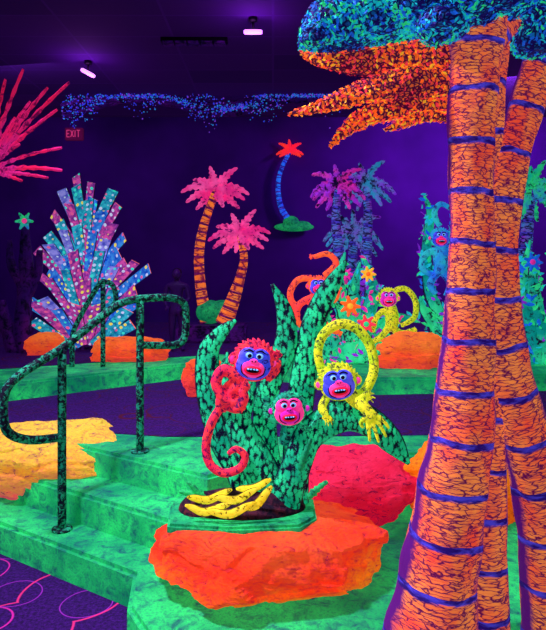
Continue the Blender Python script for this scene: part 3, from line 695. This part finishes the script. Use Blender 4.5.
# ------------------------------------------------------------ dim visitor in the background
def person(name, base, h, mats):
    e = empty(name, base); b = Vector(base)
    def sk(nm, verts, edges, mat):
        me = bpy.data.meshes.new(nm); me.from_pydata([b+Vector(v[:3])*h for v in verts], edges, []); me.materials.append(mat)
        o = bpy.data.objects.new(nm, me); COL.objects.link(o); o.parent = e; o.matrix_parent_inverse = Matrix.Translation(e.location).inverted()
        o.modifiers.new('skin', 'SKIN')
        for i, v in enumerate(verts):
            me.skin_vertices[0].data[i].radius = (v[3]*h, v[3]*h*(v[4] if len(v) > 4 else 1))
        me.skin_vertices[0].data[0].use_root = True
        sb = o.modifiers.new('sub', 'SUBSURF'); sb.levels = 2; sb.render_levels = 2
        return o
    sk('body', [(0,0,.52,.085,.7),(0,0,.62,.075,.7),(0,0,.73,.09,.65),(0,0,.81,.075,.6),(0,0,.85,.035),(0,-.01,.885,.032),
        (-.05,0,.48,.062),(-.06,-.01,.27,.042),(-.06,.02,.06,.026),(-.06,-.06,.02,.026),
        (.05,0,.48,.062),(.07,-.03,.27,.042),(.07,.01,.06,.026),(.08,-.07,.02,.026),
        (-.12,0,.79,.04),(-.15,-.02,.63,.03),(-.1,-.13,.55,.02),
        (.12,0,.79,.04),(.15,-.02,.63,.03),(.05,-.15,.54,.02)],
       [(0,1),(1,2),(2,3),(3,4),(4,5),(0,6),(6,7),(7,8),(8,9),(0,10),(10,11),(11,12),(12,13),(3,14),(14,15),(15,16),(3,17),(17,18),(18,19)], mats[0])
    bm = bmesh.new(); add_ell(bm, b+Vector((0,-.015,.935))*h, (.05*h,.06*h,.07*h)); add_ell(bm, b+Vector((0,-.08,.925))*h, (.009*h,.014*h,.014*h), sub=2)
    add_ell(bm, b+Vector((.05,-.01,.93))*h, (.01*h,.014*h,.018*h), sub=2); add_ell(bm, b+Vector((-.05,-.01,.93))*h, (.01*h,.014*h,.018*h), sub=2)
    mkobj('head', bm, mats[1], e)
    bm = bmesh.new()
    for sx in (-1, 1): add_ell(bm, b+Vector((sx*.02,-.07,.94))*h, (.007*h,.004*h,.005*h), sub=2)
    add_ell(bm, b+Vector((0,-.069,.9))*h, (.015*h,.004*h,.004*h), sub=2); mkobj('face_features', bm, mats[2], e)
    bm = bmesh.new(); add_ell(bm, b+Vector((0,.012,.955))*h, (.057*h,.06*h,.06*h)); mkobj('hair', bm, mats[2], e)
    bm = bmesh.new()
    for w, dv in (((-.1,-.13,.55),(.3,-1,-.4)), ((.05,-.15,.54),(-.3,-1,-.4))): hand(bm, b+Vector(w)*h, dv, .05*h)
    mkobj('hands', bm, mats[1], e)
person('visitor', Vector((W(177,350,6.95).x, 6.95, 0.66)), .95, [M['cloth'], M['skin'], M['hair']])

# ------------------------------------------------------------ garland of lights, exit sign, ceiling fittings
e = empty('fairy_light_garland', (-1.6, 9.7, 4.3))
bm = bmesh.new(); rnd = random.Random(5)
def gy(px): return 103+8*math.sin(px*.035)-0.02*(px-65)
BL = [emit('bulb_blue', S(50,60,220), 0.55), emit('bulb_cyan', S(40,130,210), 0.55), emit('bulb_violet', S(120,60,210), 0.55)]
for i in range(2300):
    px_ = rnd.uniform(62, 345); py_ = gy(px_)+rnd.gauss(0, 8)*(0.7+0.5*math.sin(px_*.1))
    c = W(px_, py_, 9.6+rnd.uniform(-.2,.2)); c.z = min(c.z, 4.36)
    g = bmesh.ops.create_icosphere(bm, subdivisions=1, radius=rnd.uniform(.006,.015), matrix=Matrix.Translation(c))
    mi = rnd.choice((0,0,0,1,1,2))
    for f in set(f for v in g['verts'] for f in v.link_faces): f.material_index = mi
mkobj('bulbs', bm, BL, e)
tubes('vine', [[(W(p,gy(p)-4,9.6).x, 9.6, min(W(p,gy(p)-4,9.6).z,4.32), .05) for p in range(62,346,12)], [(W(p,gy(p)+5,9.6).x, 9.65, W(p,gy(p)+5,9.6).z, .05) for p in range(62,346,12)]], M['dim'], e, 8, rough=.5)
for i in range(6):
    p = 75+i*52; q = W(p, gy(p), 9.6); tubes('hanger_%d' % (i+1), [[(q.x,9.6,min(q.z,4.3),.006),(q.x,9.6,H,.006)]], M['dim'], e, 6, n=1)
e = empty('exit_sign', (W(74,134,10.9).x, 10.95, 3.9))
c = W(74, 134, 10.93)
box('housing', (c.x-.16, 10.9, c.z-.11), (c.x+.16, 11.0, c.z+.11), M['sign'], e, .01)
bm = bmesh.new()
def bar(x0, z0, x1, z1):
    add_tube(bm, [(c.x+x0, 10.895, c.z+z0, .009), (c.x+x1, 10.895, c.z+z1, .009)], 6, 1)
for a in ((-.12,-.06,-.12,.06),(-.12,.06,-.07,.06),(-.12,0,-.08,0),(-.12,-.06,-.07,-.06),(-.05,-.06,.0,.06),(-.05,.06,.0,-.06),(.03,-.06,.03,.06),(.06,.06,.12,.06),(.09,.06,.09,-.06)): bar(*a)
mkobj('lettering', bm, M['signtxt'], e)
def uvlamp(x, y, rot):
    e = empty('uv_ceiling_lamp', (x, y, H))
    tubes('casing', [[(x, y, H, .05), (x, y, H-.04, .05), (x, y, H-.05, .02)]], M['lampcase'], e, 14, n=1)
    tubes('stem', [[(x, y, H-.04, .014), (x, y, H-.13, .014)]], M['lampcase'], e, 8, n=1)
    ux, uz = math.cos(rot), -math.sin(rot)
    bm = bmesh.new(); add_tube(bm, [(x+ux*t, y, H-.16+uz*t, r) for t, r in ((-.1,.01),(-.085,.026),(.085,.026),(.1,.01))], 12, 2); fixn(bm)
    mkobj('tube', bm, M['lamp'], e)
    l = bpy.data.lights.new('uv_glow', 'POINT'); l.energy = 12; l.color = (.7,.15,1); l.shadow_soft_size = .1
    o = bpy.data.objects.new('uv_glow', l); COL.objects.link(o); o.location = (x, y-.12, H-.3); o.parent = e; o.matrix_parent_inverse = Matrix.Translation(e.location).inverted()
for px_, py_, r in ((253,32,0),(88,73,.5),(531,113,.2)):
    dd = (H-.16-1.6)*F/(270-py_); uvlamp((px_-273)/F*dd, min(dd, 10.6), r)
e = empty('ceiling_vent', (-.9, 7, H)); box('grille_frame', (-1.35,7.2,H-.05), (-.55,7.32,H), M['lampcase'], e)
for i in range(5): box('slat_%d' % (i+1), (-1.33+i*.155,7.19,H-.07), (-1.2+i*.155,7.33,H-.05), M['dim'], e)

# ------------------------------------------------------------ lights
def area(nm, loc, size, en, col, tgt=None, spread=None):
    l = bpy.data.lights.new(nm, 'AREA'); l.size = size; l.energy = en; l.color = col
    if spread: l.spread = math.radians(spread)
    o = bpy.data.objects.new(nm, l); COL.objects.link(o); o.location = loc
    if tgt: o.rotation_euler = (Vector(tgt)-Vector(loc)).to_track_quat('-Z', 'Y').to_euler()
    return o
area('fill_light_near', (-2.2, 1.9, 4.2), 0.35, 105, (.95,.7,1), (0,3,.5), 100)  # added fill aimed at the foreground so rocks show relief; no fitting here
area('fill_light_mid', (-.8, 4.6, 4.3), 1.0, 38, (.8,.45,1), (-.5,5.4,0), 110)  # added violet fill above the walkway, without a fixture
area('fill_light_right', (3.2, 8.6, 4.2), 1.0, 150, (.68,.28,1), (3.8,10.8,2.5))  # added wash to brighten the right back wall in purple
area('fill_light_left', (-3.5, 8.0, 4.2), 1.0, 22, (.68,.28,1), (-3,10.8,1.5))  # weak added wash for the purple glow on the left back wall
w = bpy.data.worlds.new('dim_violet_world'); scene.world = w; w.use_nodes = True
w.node_tree.nodes['Background'].inputs[0].default_value = (.16,.02,.4,1); w.node_tree.nodes['Background'].inputs[1].default_value = .3
cam = bpy.data.cameras.new('camera'); co = bpy.data.objects.new('camera', cam); COL.objects.link(co)
co.location = (0, 0, 1.6); co.rotation_euler = (math.pi/2, 0, 0); cam.lens = 600*36/630; cam.sensor_width = 36; cam.shift_y = -45/630
scene.camera = co
